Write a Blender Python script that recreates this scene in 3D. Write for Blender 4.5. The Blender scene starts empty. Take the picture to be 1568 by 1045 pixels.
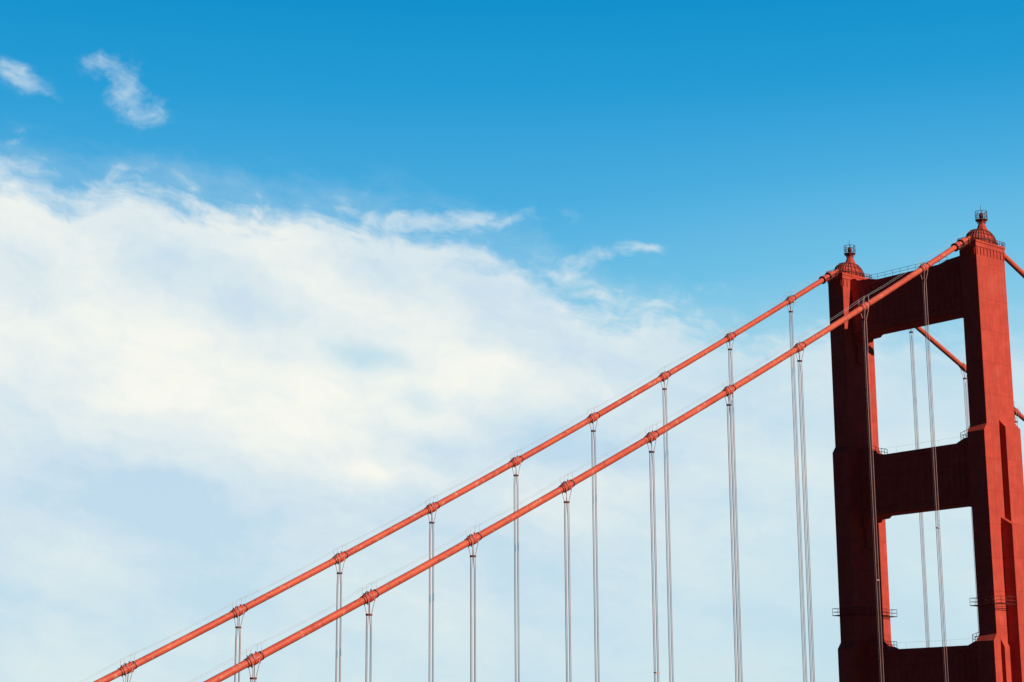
import bpy, bmesh, math, random
from mathutils import Vector, Matrix
random.seed(4)
sc=bpy.context.scene
ZT=225.0      # saddle height above the sea
CY=13.7       # half distance between the main cables
SP=15.24      # suspender spacing
rad=math.radians
def lin(r,g,b):
    f=lambda c:(c/255/12.92) if c/255<=0.04045 else ((c/255+0.055)/1.055)**2.4
    return (f(r),f(g),f(b),1)
# ------------------------------------------------------------------ materials
class NT:
    def __init__(s,tree): s.t=tree
    def n(s,typ,**kw):
        nd=s.t.nodes.new(typ)
        for k,v in kw.items(): setattr(nd,k,v)
        return nd
    def put(s,sock,v):
        if isinstance(v,bpy.types.NodeSocket): s.t.links.new(v,sock)
        else: sock.default_value=v
    def m(s,op,a,b=0.0,c=0.0,clamp=False):
        nd=s.n('ShaderNodeMath',operation=op,use_clamp=clamp)
        s.put(nd.inputs[0],a); s.put(nd.inputs[1],b); s.put(nd.inputs[2],c)
        return nd.outputs[0]
    def xyz(s,x,y,z=0.0):
        nd=s.n('ShaderNodeCombineXYZ')
        s.put(nd.inputs[0],x);s.put(nd.inputs[1],y);s.put(nd.inputs[2],z)
        return nd.outputs[0]
    def noise(s,vec,scale,detail=4,rough=.5,dist=0.0):
        nd=s.n('ShaderNodeTexNoise')
        s.put(nd.inputs['Vector'],vec);nd.inputs['Scale'].default_value=scale
        nd.inputs['Detail'].default_value=detail;nd.inputs['Roughness'].default_value=rough
        nd.inputs['Distortion'].default_value=dist
        return nd
    def mix(s,f,a,b,blend='MIX'):
        nd=s.n('ShaderNodeMix',data_type='RGBA',blend_type=blend)
        s.put(nd.inputs[0],f);s.put(nd.inputs[6],a);s.put(nd.inputs[7],b)
        return nd.outputs[2]
    def smooth(s,v,lo,hi,a=0.0,b=1.0):
        nd=s.n('ShaderNodeMapRange',interpolation_type='SMOOTHSTEP')
        s.put(nd.inputs[0],v);nd.inputs[1].default_value=lo;nd.inputs[2].default_value=hi
        nd.inputs[3].default_value=a;nd.inputs[4].default_value=b
        return nd.outputs[0]
def newmat(name):
    m=bpy.data.materials.new(name);m.use_nodes=True
    t=NT(m.node_tree);return m,t,m.node_tree.nodes['Principled BSDF']
def paint(name,c1,c2,panel=True,scale=.6,rough=.5,worn=0.0,wc=(.5,.3,.25,1),spec=.25):
    m,t,p=newmat(name)
    geo=t.n('ShaderNodeNewGeometry');pos=geo.outputs['Position']
    n1=t.noise(pos,scale,5,.6).outputs['Fac']
    col=t.mix(t.smooth(n1,.35,.65),c1,c2)
    if panel:
        mp=t.n('ShaderNodeMapping');mp.inputs['Scale'].default_value=(2.2,2.2,.12)
        t.put(mp.inputs[0],pos)
        st=t.noise(mp.outputs[0],1.0,4,.6).outputs['Fac']
        col=t.mix(t.smooth(st,.5,.8,0,.45),col,(c1[0]*.55,c1[1]*.6,c1[2]*.7,1))
        # faded, chalky patches
        fd=t.noise(pos,.22,5,.65).outputs['Fac']
        col=t.mix(t.smooth(fd,.52,.72,0,.3),col,(.56,.12,.085,1))
        sx=t.n('ShaderNodeSeparateXYZ');t.put(sx.inputs[0],pos)
        def cell(v,w): return t.m('FLOOR',t.m('DIVIDE',v,w))
        def line(v,w,th):
            f=t.m('FRACT',t.m('DIVIDE',v,w))
            return t.m('LESS_THAN',f,th/w)
        wn=t.n('ShaderNodeTexWhiteNoise')
        t.put(wn.inputs['Vector'],t.xyz(cell(sx.outputs[0],2.14),cell(sx.outputs[1],1.07),cell(sx.outputs[2],5.2)))
        col=t.mix(t.m('MULTIPLY',wn.outputs['Value'],.28),col,(c1[0]*.6,c1[1]*.7,c1[2]*.7,1))
        ln=t.m('MAXIMUM',line(sx.outputs[2],5.2,.12),line(sx.outputs[0],1.07,.07))
        col=t.mix(t.m('MULTIPLY',ln,.4),col,(c1[0]*.4,c1[1]*.5,c1[2]*.5,1))
        b=t.n('ShaderNodeBump');b.inputs['Strength'].default_value=.12;b.inputs['Distance'].default_value=.02
        t.put(b.inputs['Height'],t.m('SUBTRACT',t.m('MULTIPLY',n1,.4),ln))
        t.put(p.inputs['Normal'],b.outputs[0])
    if worn>0:
        w=t.noise(pos,1.1,6,.7).outputs['Fac']
        col=t.mix(t.smooth(w,.56,.66,0,worn),col,wc)
        w2=t.noise(pos,2.6,5,.6).outputs['Fac']
        col=t.mix(t.smooth(w2,.58,.66,0,worn),col,(.12,.03,.025,1))
    t.put(p.inputs['Base Color'],col)
    p.inputs['Roughness'].default_value=rough
    p.inputs['Specular IOR Level'].default_value=spec
    return m
RED=paint('tower_red_paint',(.52,.064,.038,1),(.44,.052,.033,1),spec=.08,rough=.7)
CAB=paint('cable_red_paint',(.58,.095,.044,1),(.50,.07,.036,1),panel=False,scale=.25,worn=.6,wc=(.6,.28,.2,1),rough=.5)
BAND=paint('cable_band_paint',(.56,.08,.04,1),(.46,.055,.032,1),panel=False,worn=.3)
ROPE=paint('suspender_rope_paint',(.54,.29,.25,1),(.46,.24,.21,1),panel=False)
DARK=paint('dark_red_steel',(.16,.03,.022,1),(.11,.025,.02,1),panel=False)
HAND=paint('hand_rope_steel',(.55,.5,.48,1),(.42,.38,.38,1),panel=False)
# ------------------------------------------------------------------ geometry helpers
def box(bm,x0,x1,y0,y1,z0,z1):
    v=[bm.verts.new(p) for p in((x0,y0,z0),(x1,y0,z0),(x1,y1,z0),(x0,y1,z0),(x0,y0,z1),(x1,y0,z1),(x1,y1,z1),(x0,y1,z1))]
    for f in((0,3,2,1),(4,5,6,7),(0,1,5,4),(1,2,6,5),(2,3,7,6),(3,0,4,7)): bm.faces.new([v[i] for i in f])
def frus(bm,a,z0,b,z1):
    v=[bm.verts.new(p) for p in((a[0],a[2],z0),(a[1],a[2],z0),(a[1],a[3],z0),(a[0],a[3],z0),(b[0],b[2],z1),(b[1],b[2],z1),(b[1],b[3],z1),(b[0],b[3],z1))]
    for f in((0,3,2,1),(4,5,6,7),(0,1,5,4),(1,2,6,5),(2,3,7,6),(3,0,4,7)): bm.faces.new([v[i] for i in f])
def prism_yz(bm,poly,x0,x1):
    a=[bm.verts.new((x0,y,z)) for y,z in poly];b=[bm.verts.new((x1,y,z)) for y,z in poly]
    bm.faces.new(a);bm.faces.new(b[::-1])
    n=len(poly)
    for i in range(n): bm.faces.new([a[(i+1)%n],a[i],b[i],b[(i+1)%n]])
def tube(bm,pts,r,seg=8,caps=True,smooth=True):
    rings=[];n=len(pts)
    rr=r if isinstance(r,(list,tuple)) else [r]*n
    for i,p in enumerate(pts):
        p=Vector(p)
        d=(Vector(pts[min(i+1,n-1)])-Vector(pts[max(i-1,0)])).normalized()
        up=Vector((0,0,1)) if abs(d.z)<.95 else Vector((1,0,0))
        s=d.cross(up).normalized();u=s.cross(d)
        rings.append([bm.verts.new(p+(s*math.cos(2*math.pi*k/seg)+u*math.sin(2*math.pi*k/seg))*rr[i]) for k in range(seg)])
    for i in range(n-1):
        for k in range(seg):
            f=bm.faces.new([rings[i][k],rings[i][(k+1)%seg],rings[i+1][(k+1)%seg],rings[i+1][k]]);f.smooth=smooth
    if caps:
        bm.faces.new(rings[0][::-1]);bm.faces.new(rings[-1])
def mk(name,bm,mat,parent,bevel=0):
    bmesh.ops.recalc_face_normals(bm,faces=bm.faces)
    me=bpy.data.meshes.new(name);bm.to_mesh(me);bm.free()
    o=bpy.data.objects.new(name,me);sc.collection.objects.link(o);me.materials.append(mat)
    if parent: o.parent=parent
    if bevel:
        b=o.modifiers.new('bevel','BEVEL');b.width=bevel;b.segments=2;b.limit_method='ANGLE'
    return o
B=bmesh.new
bridge=bpy.data.objects.new('suspension_bridge',None);sc.collection.objects.link(bridge)
XC=.55
# ------------------------------------------------------------------ tower legs
def rail(bm,pts,h=1.1,step=1.5,r=.035,rows=2):
    for a,b in zip(pts[:-1],pts[1:]):
        a=Vector(a);b=Vector(b);L=(b-a).length;n=max(1,round(L/step))
        for i in range(n+1):
            p=a.lerp(b,i/n);tube(bm,[p,p+Vector((0,0,h))],r,5)
        for k in range(rows):
            z=Vector((0,0,h*(k+1)/rows));tube(bm,[a+z,b+z],r,5)
for s,nm in((-1,'tower_leg_west'),(1,'tower_leg_east')):
    bm=B()
    def yy(a,b): return (min(s*a,s*b),max(s*a,s*b))
    tiers=[(-2.6,-32.2,3.85),(-33.3,-65.0,4.65),(-66.1,-97.5,5.5),(-98.6,-150,6.4),(-151,-214,8.0)]
    for i,(zt,zb,hx) in enumerate(tiers):
        yi=12.1-(.9 if i>3 else 0);yo=15.3+(1.2 if i>3 else 0)
        y0,y1=yy(yi,yo)
        box(bm,XC-hx,XC+hx,y0,y1,ZT+zb,ZT+zt)
        if i:
            ph=tiers[i-1][2]
            frus(bm,(XC-hx,XC+hx,y0,y1),ZT+zt,(XC-ph,XC+ph,*yy(12.1,15.3)),ZT+tiers[i-1][1])
    def rib(xa,xb,yb,yo,zt,zb):
        y0,y1=yy(yb,yo)
        box(bm,xa,xb,y0,y1,ZT+zb,ZT+zt)
        if s<0: frus(bm,(xa,xb,-yo,-yb),ZT+zt,(xa,xb,-yb-.02,-yb),ZT+zt+1.3)
        else: frus(bm,(xa,xb,yb,yo),ZT+zt,(xa,xb,yb,yb+.02),ZT+zt+1.3)
    rib(0.05,4.1,15.25,16.4,-32.6,-150)
    rib(-1.15,1.6,15.25,17.3,-48.2,-150)
    rib(-3.2,-1.9,15.25,15.95,-67,-150)
    # inner pilasters carrying the strut haunches
    for zt,zb in((-13.0,-18.0),(-44.0,-49.5),(-77,-82)):
        y0,y1=yy(11.55,12.15);box(bm,XC-1.2,XC+1.2,y0,y1,ZT+zb,ZT+zt)
    # cap slab and base of the saddle housing
    y0,y1=yy(11.9,15.5);box(bm,XC-4.05,XC+4.05,y0,y1,ZT-2.6,ZT-2.25)
    y0,y1=yy(12.0,15.4);box(bm,XC-3.95,XC+3.95,y0,y1,ZT-3.3,ZT-2.6)
    mk(nm,bm,RED,bridge,.04)
    # fine vertical battens at the head of the leg
    bm=B()
    for k in range(9):
        x=XC-3.6+k*.9
        for y in(12.02,15.38): box(bm,x-.06,x+.06,s*y-.06,s*y+.06,ZT-4.6,ZT-3.3)
    for k in range(4):
        y=12.45+k*.83
        box(bm,XC-3.93,XC-3.8,s*y-.06,s*y+.06,ZT-4.6,ZT-3.3)
    mk('leg_battens',bm,RED,bridge)
    # saddle housing: long dome
    bm=B();rings=[];N=28;M=7
    for j in range(M+1):
        t=j/M*math.pi/2;f=math.cos(t)**.85;z=ZT-2.25+2.35*math.sin(t)
        hx=.7+(3.3-.7)*f;hy=.6+(1.45-.6)*f;ring=[]
        for k in range(N):
            a=2*math.pi*k/N;ca,sa=math.cos(a),math.sin(a)
            ring.append(bm.verts.new((XC+hx*math.copysign(abs(ca)**.75,ca),s*CY+hy*math.copysign(abs(sa)**.75,sa),z)))
        rings.append(ring)
    for j in range(M):
        for k in range(N): bm.faces.new([rings[j][k],rings[j][(k+1)%N],rings[j+1][(k+1)%N],rings[j+1][k]])
    bm.faces.new(rings[-1]);cc=[[v.co.copy() for v in r] for r in rings]
    mk('saddle_housing',bm,RED,bridge)
    bm=B();cen=Vector((XC,s*CY,ZT-2.6))
    for k in range(N):
        tube(bm,[c+(c-cen).normalized()*.16 for c in (cc[j][k] for j in range(M+1))],.06,5)
    for j in(1,3,5):
        r=[c+(c-cen).normalized()*.2 for c in cc[j]];tube(bm,r+[r[0]],.05,5,caps=False)
    # pickets around the cap
    X0,X1,Y0,Y1=XC-4.0,XC+4.0,s*CY-1.75,s*CY+1.75
    rail(bm,[(X0,Y0,ZT-2.25),(X1,Y0,ZT-2.25),(X1,Y1,ZT-2.25),(X0,Y1,ZT-2.25),(X0,Y0,ZT-2.25)],.75,.5,.04)
    mk('housing_ribs',bm,DARK,bridge)
    # beacon
    bx=XC+.45;bm=B();q=(bx,s*CY)
    tube(bm,[(*q,ZT-.1),(*q,ZT+.25),(*q,ZT+.3),(*q,ZT+1.7),(*q,ZT+1.75),(*q,ZT+2.05)],[1.15,1.1,.95,.42,.6,.6],8,smooth=False)
    mk('beacon_pedestal',bm,RED,bridge)
    bm=B()
    tube(bm,[(*q,ZT+2.05),(*q,ZT+2.15)],[1.0,1.0],12,smooth=False)
    for k in range(8):
        a=k*math.pi/4;x,y=bx+.95*math.cos(a),s*CY+.95*math.sin(a);tube(bm,[(x,y,ZT+2.1),(x,y,ZT+3.5)],.05,5)
        tube(bm,[(bx+.45*math.cos(a),s*CY+.45*math.sin(a),ZT+1.3),(x,y,ZT+2.1)],.05,5)
    for z in(2.8,3.5):
        c=[(bx+.95*math.cos(a*math.pi/8),s*CY+.95*math.sin(a*math.pi/8),ZT+z) for a in range(17)];tube(bm,c,.045,5,caps=False)
    tube(bm,[(*q,ZT+2.1),(*q,ZT+2.5),(*q,ZT+2.55),(*q,ZT+3.0),(*q,ZT+3.3),(*q,ZT+3.4)],[.25,.25,.36,.36,.2,.05],10)
    tube(bm,[(*q,ZT+3.3),(*q,ZT+4.6)],.04,5)
    mk('beacon_lantern',bm,DARK,bridge)
    # maintenance gallery round the leg
    bm=B();hx=4.65;zg=ZT-60.6
    for e in(.25,.8):
        P=[(XC-hx-e,s*CY-1.6-e-(.9 if s<0 else 0),zg),(XC+hx+e,s*CY-1.6-e-(.9 if s<0 else 0),zg),(XC+hx+e,s*CY+1.6+e,zg),(XC-hx-e,s*CY+1.6+e,zg)]
        P.append(P[0])
        if e==.8: rail(bm,P,1.15,1.4,.035,2)
        for a,b in zip(P[:-1],P[1:]): tube(bm,[a,b],.06,4,smooth=False)
    mk('leg_gallery',bm,DARK,bridge)
# ------------------------------------------------------------------ portal struts
SX0,SX1=XC-1.75,XC+1.75
def strut(name,zt,zb,rise,run,drop=.9):
    bm=B();w=12.3
    top=[(-w,zt+rise),(-w+1.2,zt+rise),(-w+1.8,zt+rise*.55),(-w+run*.7,zt+rise*.4),(-w+run,zt)]
    top=top+[(-y,z) for y,z in top[::-1]]
    bot=[(w,zb-drop-.9),(w-.55,zb-drop-.9),(w-.75,zb-drop),(w-1.6,zb-drop),(w-1.9,zb-.45),(w-3.4,zb-.38),(w-3.9,zb)]
    bot=bot+[(-y,z) for y,z in bot[::-1]]
    prism_yz(bm,[(y,z+ZT) for y,z in top+bot],SX0,SX1)
    # moulding and vertical flutes on both faces
    for k in range(-9,10):
        y=k*1.14
        for xa,xb in((SX0-.07,SX0+.01),(SX1-.01,SX1+.07)):
            box(bm,xa,xb,y-.22,y+.22,ZT+zb+1.2,ZT+zt-1.3)
    for xa,xb in((SX0-.12,SX0+.01),(SX1-.01,SX1+.12)):
        box(bm,xa,xb,-12.15,12.15,ZT+zt-.9,ZT+zt-.35);box(bm,xa,xb,-12.15,12.15,ZT+zb+.15,ZT+zb+.7)
    mk(name,bm,RED,bridge,.03)
strut('portal_strut_1',-4.25,-13.1,1.1,6.0)
strut('portal_strut_2',-34.3,-44.2,1.5,4.5)
strut('portal_strut_3',-66.4,-77.2,1.5,4.5)
strut('portal_strut_4',-98.8,-111,1.5,4.5)
bm=B()
for x in(SX0+.2,SX1-.2):
    rail(bm,[(x,-8,ZT-4.25),(x,8,ZT-4.25)],1.0,1.6,.03)
for zt in(-34.3,-66.4):
    for sg in(-1,1):
        rail(bm,[(SX0+.2,sg*10.3,ZT+zt+.9),(SX0+.2,sg*8.6,ZT+zt+.4)],1.2,.8,.045)
        rail(bm,[(SX0+.2,sg*8.6,ZT+zt+.3),(SX1-.2,sg*8.6,ZT+zt+.3)],1.1,.8,.045)
    rail(bm,[(SX0+.2,-8.6,ZT+zt),(SX0+.2,8.6,ZT+zt)],1.0,4,.009,1)
mk('strut_railings',bm,DARK,bridge)
# ------------------------------------------------------------------ main cables
def cz(x):
    d=abs(x)
    return ZT-.5745*d+3.469e-4*d*d if x<0 else ZT-.447*d+3.49e-4*d*d
stations=[-SP*k for k in range(1,22)]+[2.0+SP*k for k in range(1,26)]
for s in(-1,1):
    bm=B()
    xs=[-340+5*i for i in range(68)]+[0]+[5*i for i in range(1,85)]
    tube(bm,[(x,s*CY,cz(x)-(0.25 if abs(x)<1 else 0)) for x in xs],.44,14)
    mk('main_cable',bm,CAB,bridge)
    bb=B();db=B();rp=B();hr=B()
    for x in stations:
        z=cz(x);d=Vector((1,0,(cz(x+.5)-cz(x-.5)))).normalized();c=Vector((x,s*CY,z));n=Vector((-d.z,0,d.x))
        P=lambda t:tuple(c+d*t)
        tube(bb,[P(-.72),P(-.70),P(-.25),P(-.2),P(.2),P(.25),P(.70),P(.72)],[.5,.55,.55,.61,.61,.55,.55,.5],14,smooth=False)
        for sg in(-1,1):
            for t in(-.55,.55):
                a=c+d*t+n*sg*.5;tube(db,[a,a+n*sg*.2],.08,5)
        for t in(-1.0,1.0):
            tube(db,[P(t-.05),P(t+.05)],.52,12,smooth=False)
        for t in(-.75,.75):
            for y in(-.42,.42):
                a=c+d*t+Vector((0,y,0));tube(hr,[a,a+Vector((0,0,1.45))],.03,4)
        jx=random.uniform(-.02,.02)
        zc=z-2.0
        zend=ZT-152
        for sx in(-1,1):
            for y in(-.34,.34):
                tube(rp,[(x+sx*.42,s*CY+y*1.4,z+.1),(x+sx*.40,s*CY+y*1.4,z-.5),(x+sx*.2,s*CY+y*.5,zc),(x+sx*.29+jx,s*CY+y*.35,zc-1.6),(x+sx*.29+jx,s*CY+y*.35,zend)],.043,6)
            tube(rp,[(x+sx*.30,s*CY+.56*math.cos(a),z+.62*math.sin(a)) for a in [math.pi*i/8 for i in range(9)]],.05,5)
        box(db,x-.3,x+.3,s*CY-.24,s*CY+.24,zc-.1,zc+.1)
        if random.random()<.35:
            zz=zc-random.uniform(25,60);box(rp,x-.34,x+.34,s*CY-.2,s*CY+.2,zz,zz+.14)
    for y in(-.42,.42):
        st=sorted(stations)
        for a,b in zip(st[:-1],st[1:]):
            if a<0<b:
                segs=[(a,-3.5),(4.8,b)]
            else: segs=[(a,b)]
            for p,q2 in segs:
                pts=[]
                for i in range(9):
                    t=i/8;x=p+(q2-p)*t;pts.append((x,s*CY+y,cz(x)+1.42-.25*4*t*(1-t)))
                tube(hr,pts,.014,4)
    for x in(-4.6,-6.2,5.6):
        z=cz(x);d=Vector((1,0,(cz(x+.5)-cz(x-.5)))).normalized();c=Vector((x,s*CY,z))
        tube(bb,[tuple(c-d*.5),tuple(c+d*.5)],.62,12,smooth=False)
        tube(db,[tuple(c-d*.65),tuple(c-d*.5)],.72,12,smooth=False)
    rail(db,[(-6.6,s*CY-1.0,cz(-6.6)-.9),(-3.4,s*CY-1.0,cz(-3.4)-.9)],1.0,.8,.05)
    rail(db,[(-6.6,s*CY+1.0,cz(-6.6)-.9),(-3.4,s*CY+1.0,cz(-3.4)-.9)],1.0,.8,.05)
    mk('cable_bands',bb,BAND,bridge);mk('band_bolts',db,DARK,bridge);mk('suspender_ropes',rp,ROPE,bridge);mk('hand_ropes',hr,HAND,bridge)
# ------------------------------------------------------------------ deck, piers (below the picture)
bm=B()
box(bm,-343,430,-13.2,13.2,ZT-152.6,ZT-152)
for s in(-1,1):
    for z in(-153,-160.5): box(bm,-343,430,s*CY-.4,s*CY+.4,ZT+z-.5,ZT+z+.5)
    x=-343
    while x<425:
        tube(bm,[(x,s*CY,ZT-160.5),(x+3.81,s*CY,ZT-153),(x+7.62,s*CY,ZT-160.5)],.25,4,smooth=False);x+=7.62
mk('deck_truss',bm,RED,bridge)
m_as,t,p=newmat('asphalt');g=t.n('ShaderNodeNewGeometry')
t.put(p.inputs['Base Color'],t.mix(t.noise(g.outputs['Position'],3,5).outputs['Fac'],(.04,.04,.042,1),(.07,.07,.07,1)));p.inputs['Roughness'].default_value=.9
bm=B();box(bm,-343,430,-9.5,9.5,ZT-151.99,ZT-151.9);mk('roadway',bm,m_as,bridge)
m_c,t,p=newmat('concrete');g=t.n('ShaderNodeNewGeometry')
t.put(p.inputs['Base Color'],t.mix(t.noise(g.outputs['Position'],.3,6).outputs['Fac'],(.25,.24,.22,1),(.4,.38,.35,1)));p.inputs['Roughness'].default_value=.9
bm=B();box(bm,-12,13,-24,24,-5,ZT-213.9);mk('tower_pier',bm,m_c,bridge,.5)
bm=B();box(bm,-352,-342,-18,18,20,ZT-148);mk('bridge_pylon',bm,m_c,bridge,.5)
# ------------------------------------------------------------------ sea and hill
m_s,t,p=newmat('sea_water');g=t.n('ShaderNodeNewGeometry')
nn=t.noise(g.outputs['Position'],.08,6).outputs['Fac']
t.put(p.inputs['Base Color'],t.mix(nn,(.008,.03,.045,1),(.012,.045,.06,1)));p.inputs['Roughness'].default_value=.25;p.inputs['Specular IOR Level'].default_value=.15
bm=B();S=30000;bm.faces.new([bm.verts.new(v) for v in((-S,-S,0),(S,-S,0),(S,S,0),(-S,S,0))]);mk('sea',bm,m_s,None)
m_h,t,p=newmat('hill_scrub');g=t.n('ShaderNodeNewGeometry')
t.put(p.inputs['Base Color'],t.mix(t.smooth(t.noise(g.outputs['Position'],.15,8,.65).outputs['Fac'],.4,.6),(.03,.045,.02,1),(.07,.065,.035,1)));p.inputs['Roughness'].default_value=.95
def hh(x,y):
    r=(x+262)**2+(y+205)**2
    h=143*math.exp(-r/(125**2))
    h+=150*(1-math.exp(-max(0,-x-360)/500))*(1-math.exp(-abs(y)/120)*.5)+70*math.exp(-max(0,abs(x+420)-60)**2/60**2)*(.6)
    h+=4*math.sin(x*.031+1)*math.sin(y*.027)
    return h-8-max(0,x+120)*.3
bm=B();NX,NY=110,130;V=[]
for i in range(NX+1):
    V.append([])
    for j in range(NY+1):
        x=-2400+i*2500/NX;y=-1500+j*3000/NY;V[-1].append(bm.verts.new((x,y,max(-15,hh(x,y)))))
for i in range(NX):
    for j in range(NY):
        f=bm.faces.new([V[i][j],V[i+1][j],V[i+1][j+1],V[i][j+1]]);f.smooth=True
mk('hill',bm,m_h,None)
# ------------------------------------------------------------------ sun
EL,AZ=26.0,4.5
sd=Vector((math.sin(rad(AZ))*math.cos(rad(EL)),-math.cos(rad(AZ))*math.cos(rad(EL)),math.sin(rad(EL))))
L=bpy.data.lights.new('sun','SUN');L.energy=5.0;L.angle=rad(.5);L.color=(1,.93,.82)
lo=bpy.data.objects.new('sun',L);sc.collection.objects.link(lo);lo.rotation_euler=sd.to_track_quat('Z','Y').to_euler();lo.location=(0,-300,400)
# ------------------------------------------------------------------ sky
w=bpy.data.worlds.new('World');sc.world=w;w.use_nodes=True;t=NT(w.node_tree)
try:
    w.cycles.sampling_method='MANUAL';w.cycles.sample_map_resolution=256
except Exception: pass
bg=w.node_tree.nodes['Background'];bg.inputs[1].default_value=.1
sky=t.n('ShaderNodeTexSky',sky_type='NISHITA');sky.sun_disc=False;sky.sun_elevation=rad(EL);sky.sun_rotation=rad(180-AZ)
sky.air_density=1.0;sky.dust_density=.3;sky.ozone_density=3.0
tc=t.n('ShaderNodeTexCoord');sp=t.n('ShaderNodeSeparateXYZ');t.put(sp.inputs[0],tc.outputs['Generated'])
E=t.m('MULTIPLY',t.m('ARCSINE',sp.outputs[2]),57.29578)
A=t.m('SUBTRACT',49.367,t.m('MULTIPLY',t.m('ARCTAN2',sp.outputs[1],sp.outputs[0]),57.29578))
AA=t.m('ABSOLUTE',A)
def ramp(v,stops,lo,hi):
    mr=t.n('ShaderNodeMapRange');t.put(mr.inputs[0],v);mr.inputs[1].default_value=lo;mr.inputs[2].default_value=hi
    cr=t.n('ShaderNodeValToRGB');t.put(cr.inputs[0],mr.outputs[0]);e=cr.color_ramp.elements
    while len(e)<len(stops): e.new(.5)
    for k,(pp,c) in enumerate(stops): e[k].position=(pp-lo)/(hi-lo);e[k].color=lin(*c)
    return cr.outputs[0]
EH=t.m('SUBTRACT',E,t.m('MULTIPLY',t.smooth(A,-2,14,0,1.3),t.smooth(E,21,15)))
hazy=ramp(EH,[(-1,(60,90,110)),(0,(200,226,232)),(3,(194,226,237)),(6,(188,224,238)),(9,(168,215,236)),(11.5,(142,206,233)),(13.5,(112,193,230)),(16.5,(74,174,224)),(20,(34,156,214)),(23,(4,144,204)),(40,(0,90,150)),(90,(0,50,100))],-5,90)
deep=ramp(E,[(-1,(15,30,45)),(0,(35,70,100)),(10,(10,70,115)),(30,(0,58,105)),(90,(0,50,100))],-5,90)  # made-up darker sky outside the view, weakens fill on shaded faces
clear=t.mix(t.smooth(AA,20,42),hazy,deep)
clear=t.mix(.03,clear,t.mix(1.0,sky.outputs[0],(.1,.1,.1,1),'MULTIPLY'))
AE=t.xyz(A,E)
wn=t.noise(AE,.35,3,.55);ws=t.n('ShaderNodeSeparateXYZ');t.put(ws.inputs[0],wn.outputs['Color'])
wx=t.m('SUBTRACT',ws.outputs[0],.5);wy=t.m('SUBTRACT',ws.outputs[1],.5)
wa=t.m('ADD',A,t.m('MULTIPLY',wx,2.4))
we=t.m('ADD',E,t.m('MULTIPLY',wy,1.3))
al=t.m('ADD',t.m('MULTIPLY',wa,.97),t.m('MULTIPLY',we,-.24))
ac=t.m('ADD',t.m('MULTIPLY',wa,.24),t.m('MULTIPLY',we,.97))
fib=t.noise(t.xyz(t.m('MULTIPLY',al,.30),ac),1.1,7,.6).outputs['Fac']
big=t.noise(t.xyz(t.m('MULTIPLY',al,.5),ac,7.3),.30,5,.5).outputs['Fac']
fine=t.noise(t.xyz(wa,t.m('MULTIPLY',we,1.3),3.1),1.5,6,.58).outputs['Fac']
fb=t.m('SUBTRACT',fib,.5);bgn=t.m('SUBTRACT',big,.5);fn=t.m('SUBTRACT',fine,.5)
fc=t.n('ShaderNodeFloatCurve');mr=t.n('ShaderNodeMapRange');t.put(mr.inputs[0],wa);mr.inputs[1].default_value=-18;mr.inputs[2].default_value=18
t.put(fc.inputs['Value'],mr.outputs[0])
edge=[(-17.66,17.4),(-16.1,17.4),(-14.9,17.2),(-14.2,16.9),(-13.1,17.1),(-11.5,17.0),(-10.1,16.85),(-8.4,16.6),(-7,16.5),(-5.3,16.4),(-3.8,16.2),(-2.6,15.9),(-1.3,15.6),(.35,15.1),(1.4,14.5),(2.4,13.9),(4.5,13.4),(6.1,13.0),(9.6,12.8),(12.5,12.4),(15.8,12.0)]
cv=fc.mapping.curves[0];pts=[((a+18)/36,e/20) for a,e in edge]
cv.points[0].location=pts[0];cv.points[1].location=pts[-1]
for q3 in pts[1:-1]: cv.points.new(*q3)
fc.mapping.update()
ed=t.m('MULTIPLY',fc.outputs[0],20.0)
dd=t.m('SUBTRACT',ed,we)
dd=t.m('ADD',dd,t.m('MULTIPLY',fb,2.8))
dd=t.m('ADD',dd,t.m('MULTIPLY',fn,.9))
main=t.smooth(dd,-.4,1.15)
thin=t.smooth(dd,-1.5,.8,0,.24)
main=t.m('MAXIMUM',main,thin)
main=t.m('MULTIPLY',main,t.smooth(A,1.0,10.0,.97,.62))
main=t.m('MULTIPLY',main,t.smooth(AA,20,32,1.0,0.0))  # clouds faded out beyond the view to lower the ambient light
def gauss(a,e,ra,re,amp,tilt=0.0):
    x=t.m('SUBTRACT',wa,a);y=t.m('SUBTRACT',we,e)
    c,s_=math.cos(rad(tilt)),math.sin(rad(tilt))
    if tilt:
        x2=t.m('ADD',t.m('MULTIPLY',x,c),t.m('MULTIPLY',y,s_));y2=t.m('SUBTRACT',t.m('MULTIPLY',y,c),t.m('MULTIPLY',x,s_));x,y=x2,y2
    x=t.m('MULTIPLY',x,1/ra);y=t.m('MULTIPLY',y,1/re)
    r=t.m('MULTIPLY_ADD',x,x,t.m('MULTIPLY',y,y))
    return t.m('MULTIPLY',t.m('POWER',2.71828,t.m('MULTIPLY',r,-1.0)),amp)
def total(lst):
    o=None
    for g in lst:
        v=gauss(*g);o=v if o is None else t.m('ADD',o,v)
    return o
wisps=total([(-15.9,19.8,1.0,.42,1.0,-15),(-14.8,19.35,1.0,.2,.6,-15),(-13.2,20.5,1.0,.4,.72,10),(-12.5,20.0,.6,.5,.72,0),(-11.7,19.3,1.0,.5,.9,-25),(-15.4,18,1.0,.4,.5),
 (-1.9,16.1,2.3,.4,1.05,3),(-4.3,15.9,2.4,.5,.9,3),(2.0,14.6,1.0,.35,.7,12),(3.4,14.95,1.2,.24,.6,14),(4.5,15.2,.6,.2,.45,10),(5.6,13.7,1.6,.6,.45,5),(.2,14.9,1.6,.5,.7,-8),(2.2,16.0,1.2,.4,.4)])
wd=t.m('ADD',wisps,t.m('MULTIPLY',fn,1.8))
wd=t.m('ADD',wd,t.m('MULTIPLY',fb,2.4))
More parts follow.
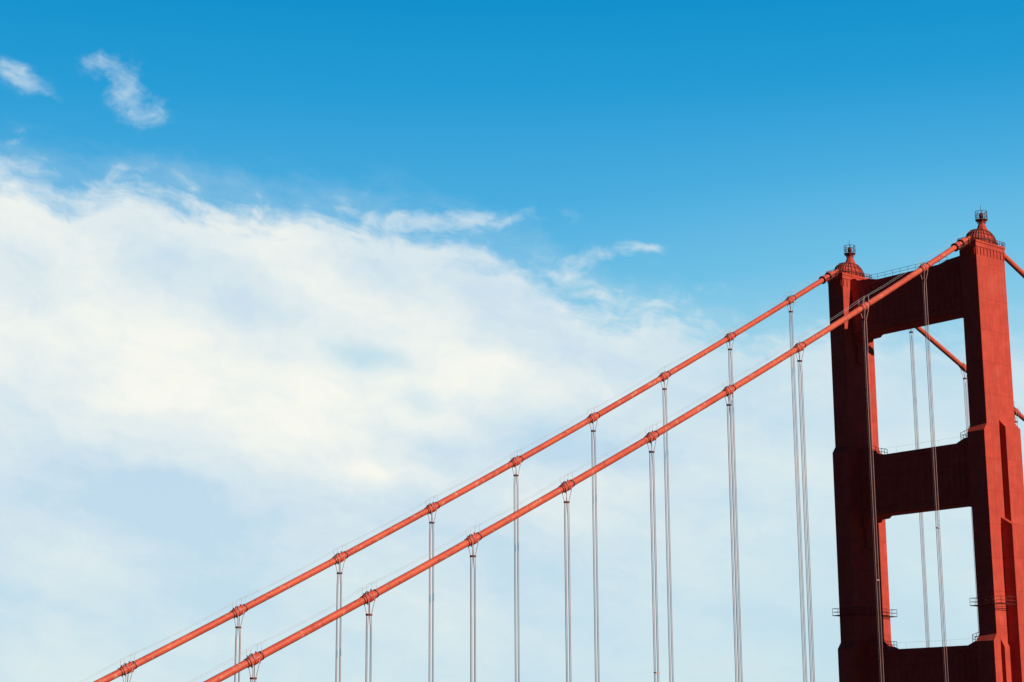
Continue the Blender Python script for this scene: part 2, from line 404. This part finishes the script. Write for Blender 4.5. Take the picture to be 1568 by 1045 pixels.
wd=t.smooth(wd,.1,1.8,0,.86)
wd=t.m('MULTIPLY',wd,t.smooth(wisps,.03,.55))
hole=total([(-4.8,12.0,1.3,.42,1.0,-8),(-2.9,10.6,.5,.5,.5),(1.4,9.6,1.8,.4,.35,-10)])
hole=t.m('SUBTRACT',1.0,t.m('MULTIPLY',hole,.5))
dens=t.m('MAXIMUM',main,wd)
dens=t.m('MULTIPLY',dens,hole,clamp=True)
lite=total([(-6.2,10.7,3.6,1.3,.9),(-3.2,10.0,1.5,.8,.5),(-4.4,8.5,1.6,.6,.9),(-12.9,11.8,5,2.0,.7),(-1.3,11,3,.6,.4),(4.4,8.2,3,.6,.5),(7.4,8.3,2,.7,.6),(-9,15.2,5,.8,.3,-4),
 (-10.8,7.6,3.8,1.3,-.9),(1.5,9.1,2.8,.7,-.6),(-6.8,8.2,1.6,.6,-.5),(-2.4,9.1,1.1,.6,-.6),(0,4.5,14,2.2,-.35),(-8,13.3,3,.5,-.35,-6)])
br=t.m('ADD',.43,t.m('MULTIPLY',lite,.48))
br=t.m('ADD',br,t.m('MULTIPLY',bgn,1.9))
br=t.m('ADD',br,t.m('MULTIPLY',fn,.35))
br=t.m('ADD',br,t.m('MULTIPLY',fb,.5),clamp=True)
cloud=t.mix(br,lin(192,219,237),lin(249,249,240))
cloud=t.mix(t.smooth(E,2,9,.45,0),cloud,lin(198,227,235))
col=t.mix(dens,clear,cloud)
col=t.mix(1.0,col,(10,10,10,1),'MULTIPLY')
t.put(bg.inputs[0],col)
# ------------------------------------------------------------------ camera
cam=bpy.data.cameras.new('camera');co=bpy.data.objects.new('camera',cam);sc.collection.objects.link(co)
r_=Vector((.75974527,-.65019256,-.00606337));u_=Vector((-.13500486,-.16686034,.97669407));f_=Vector((.63605096,.74122012,.21455051))
M4=Matrix((r_,u_,-f_)).transposed().to_4x4();M4.translation=Vector((-247.197,-184.862,ZT-81.685))
co.matrix_world=M4;cam.sensor_width=36;cam.lens=65.07;cam.clip_end=100000;cam.clip_start=.5
sc.camera=co
sc.view_settings.view_transform='Standard';sc.view_settings.look='None';sc.view_settings.exposure=0
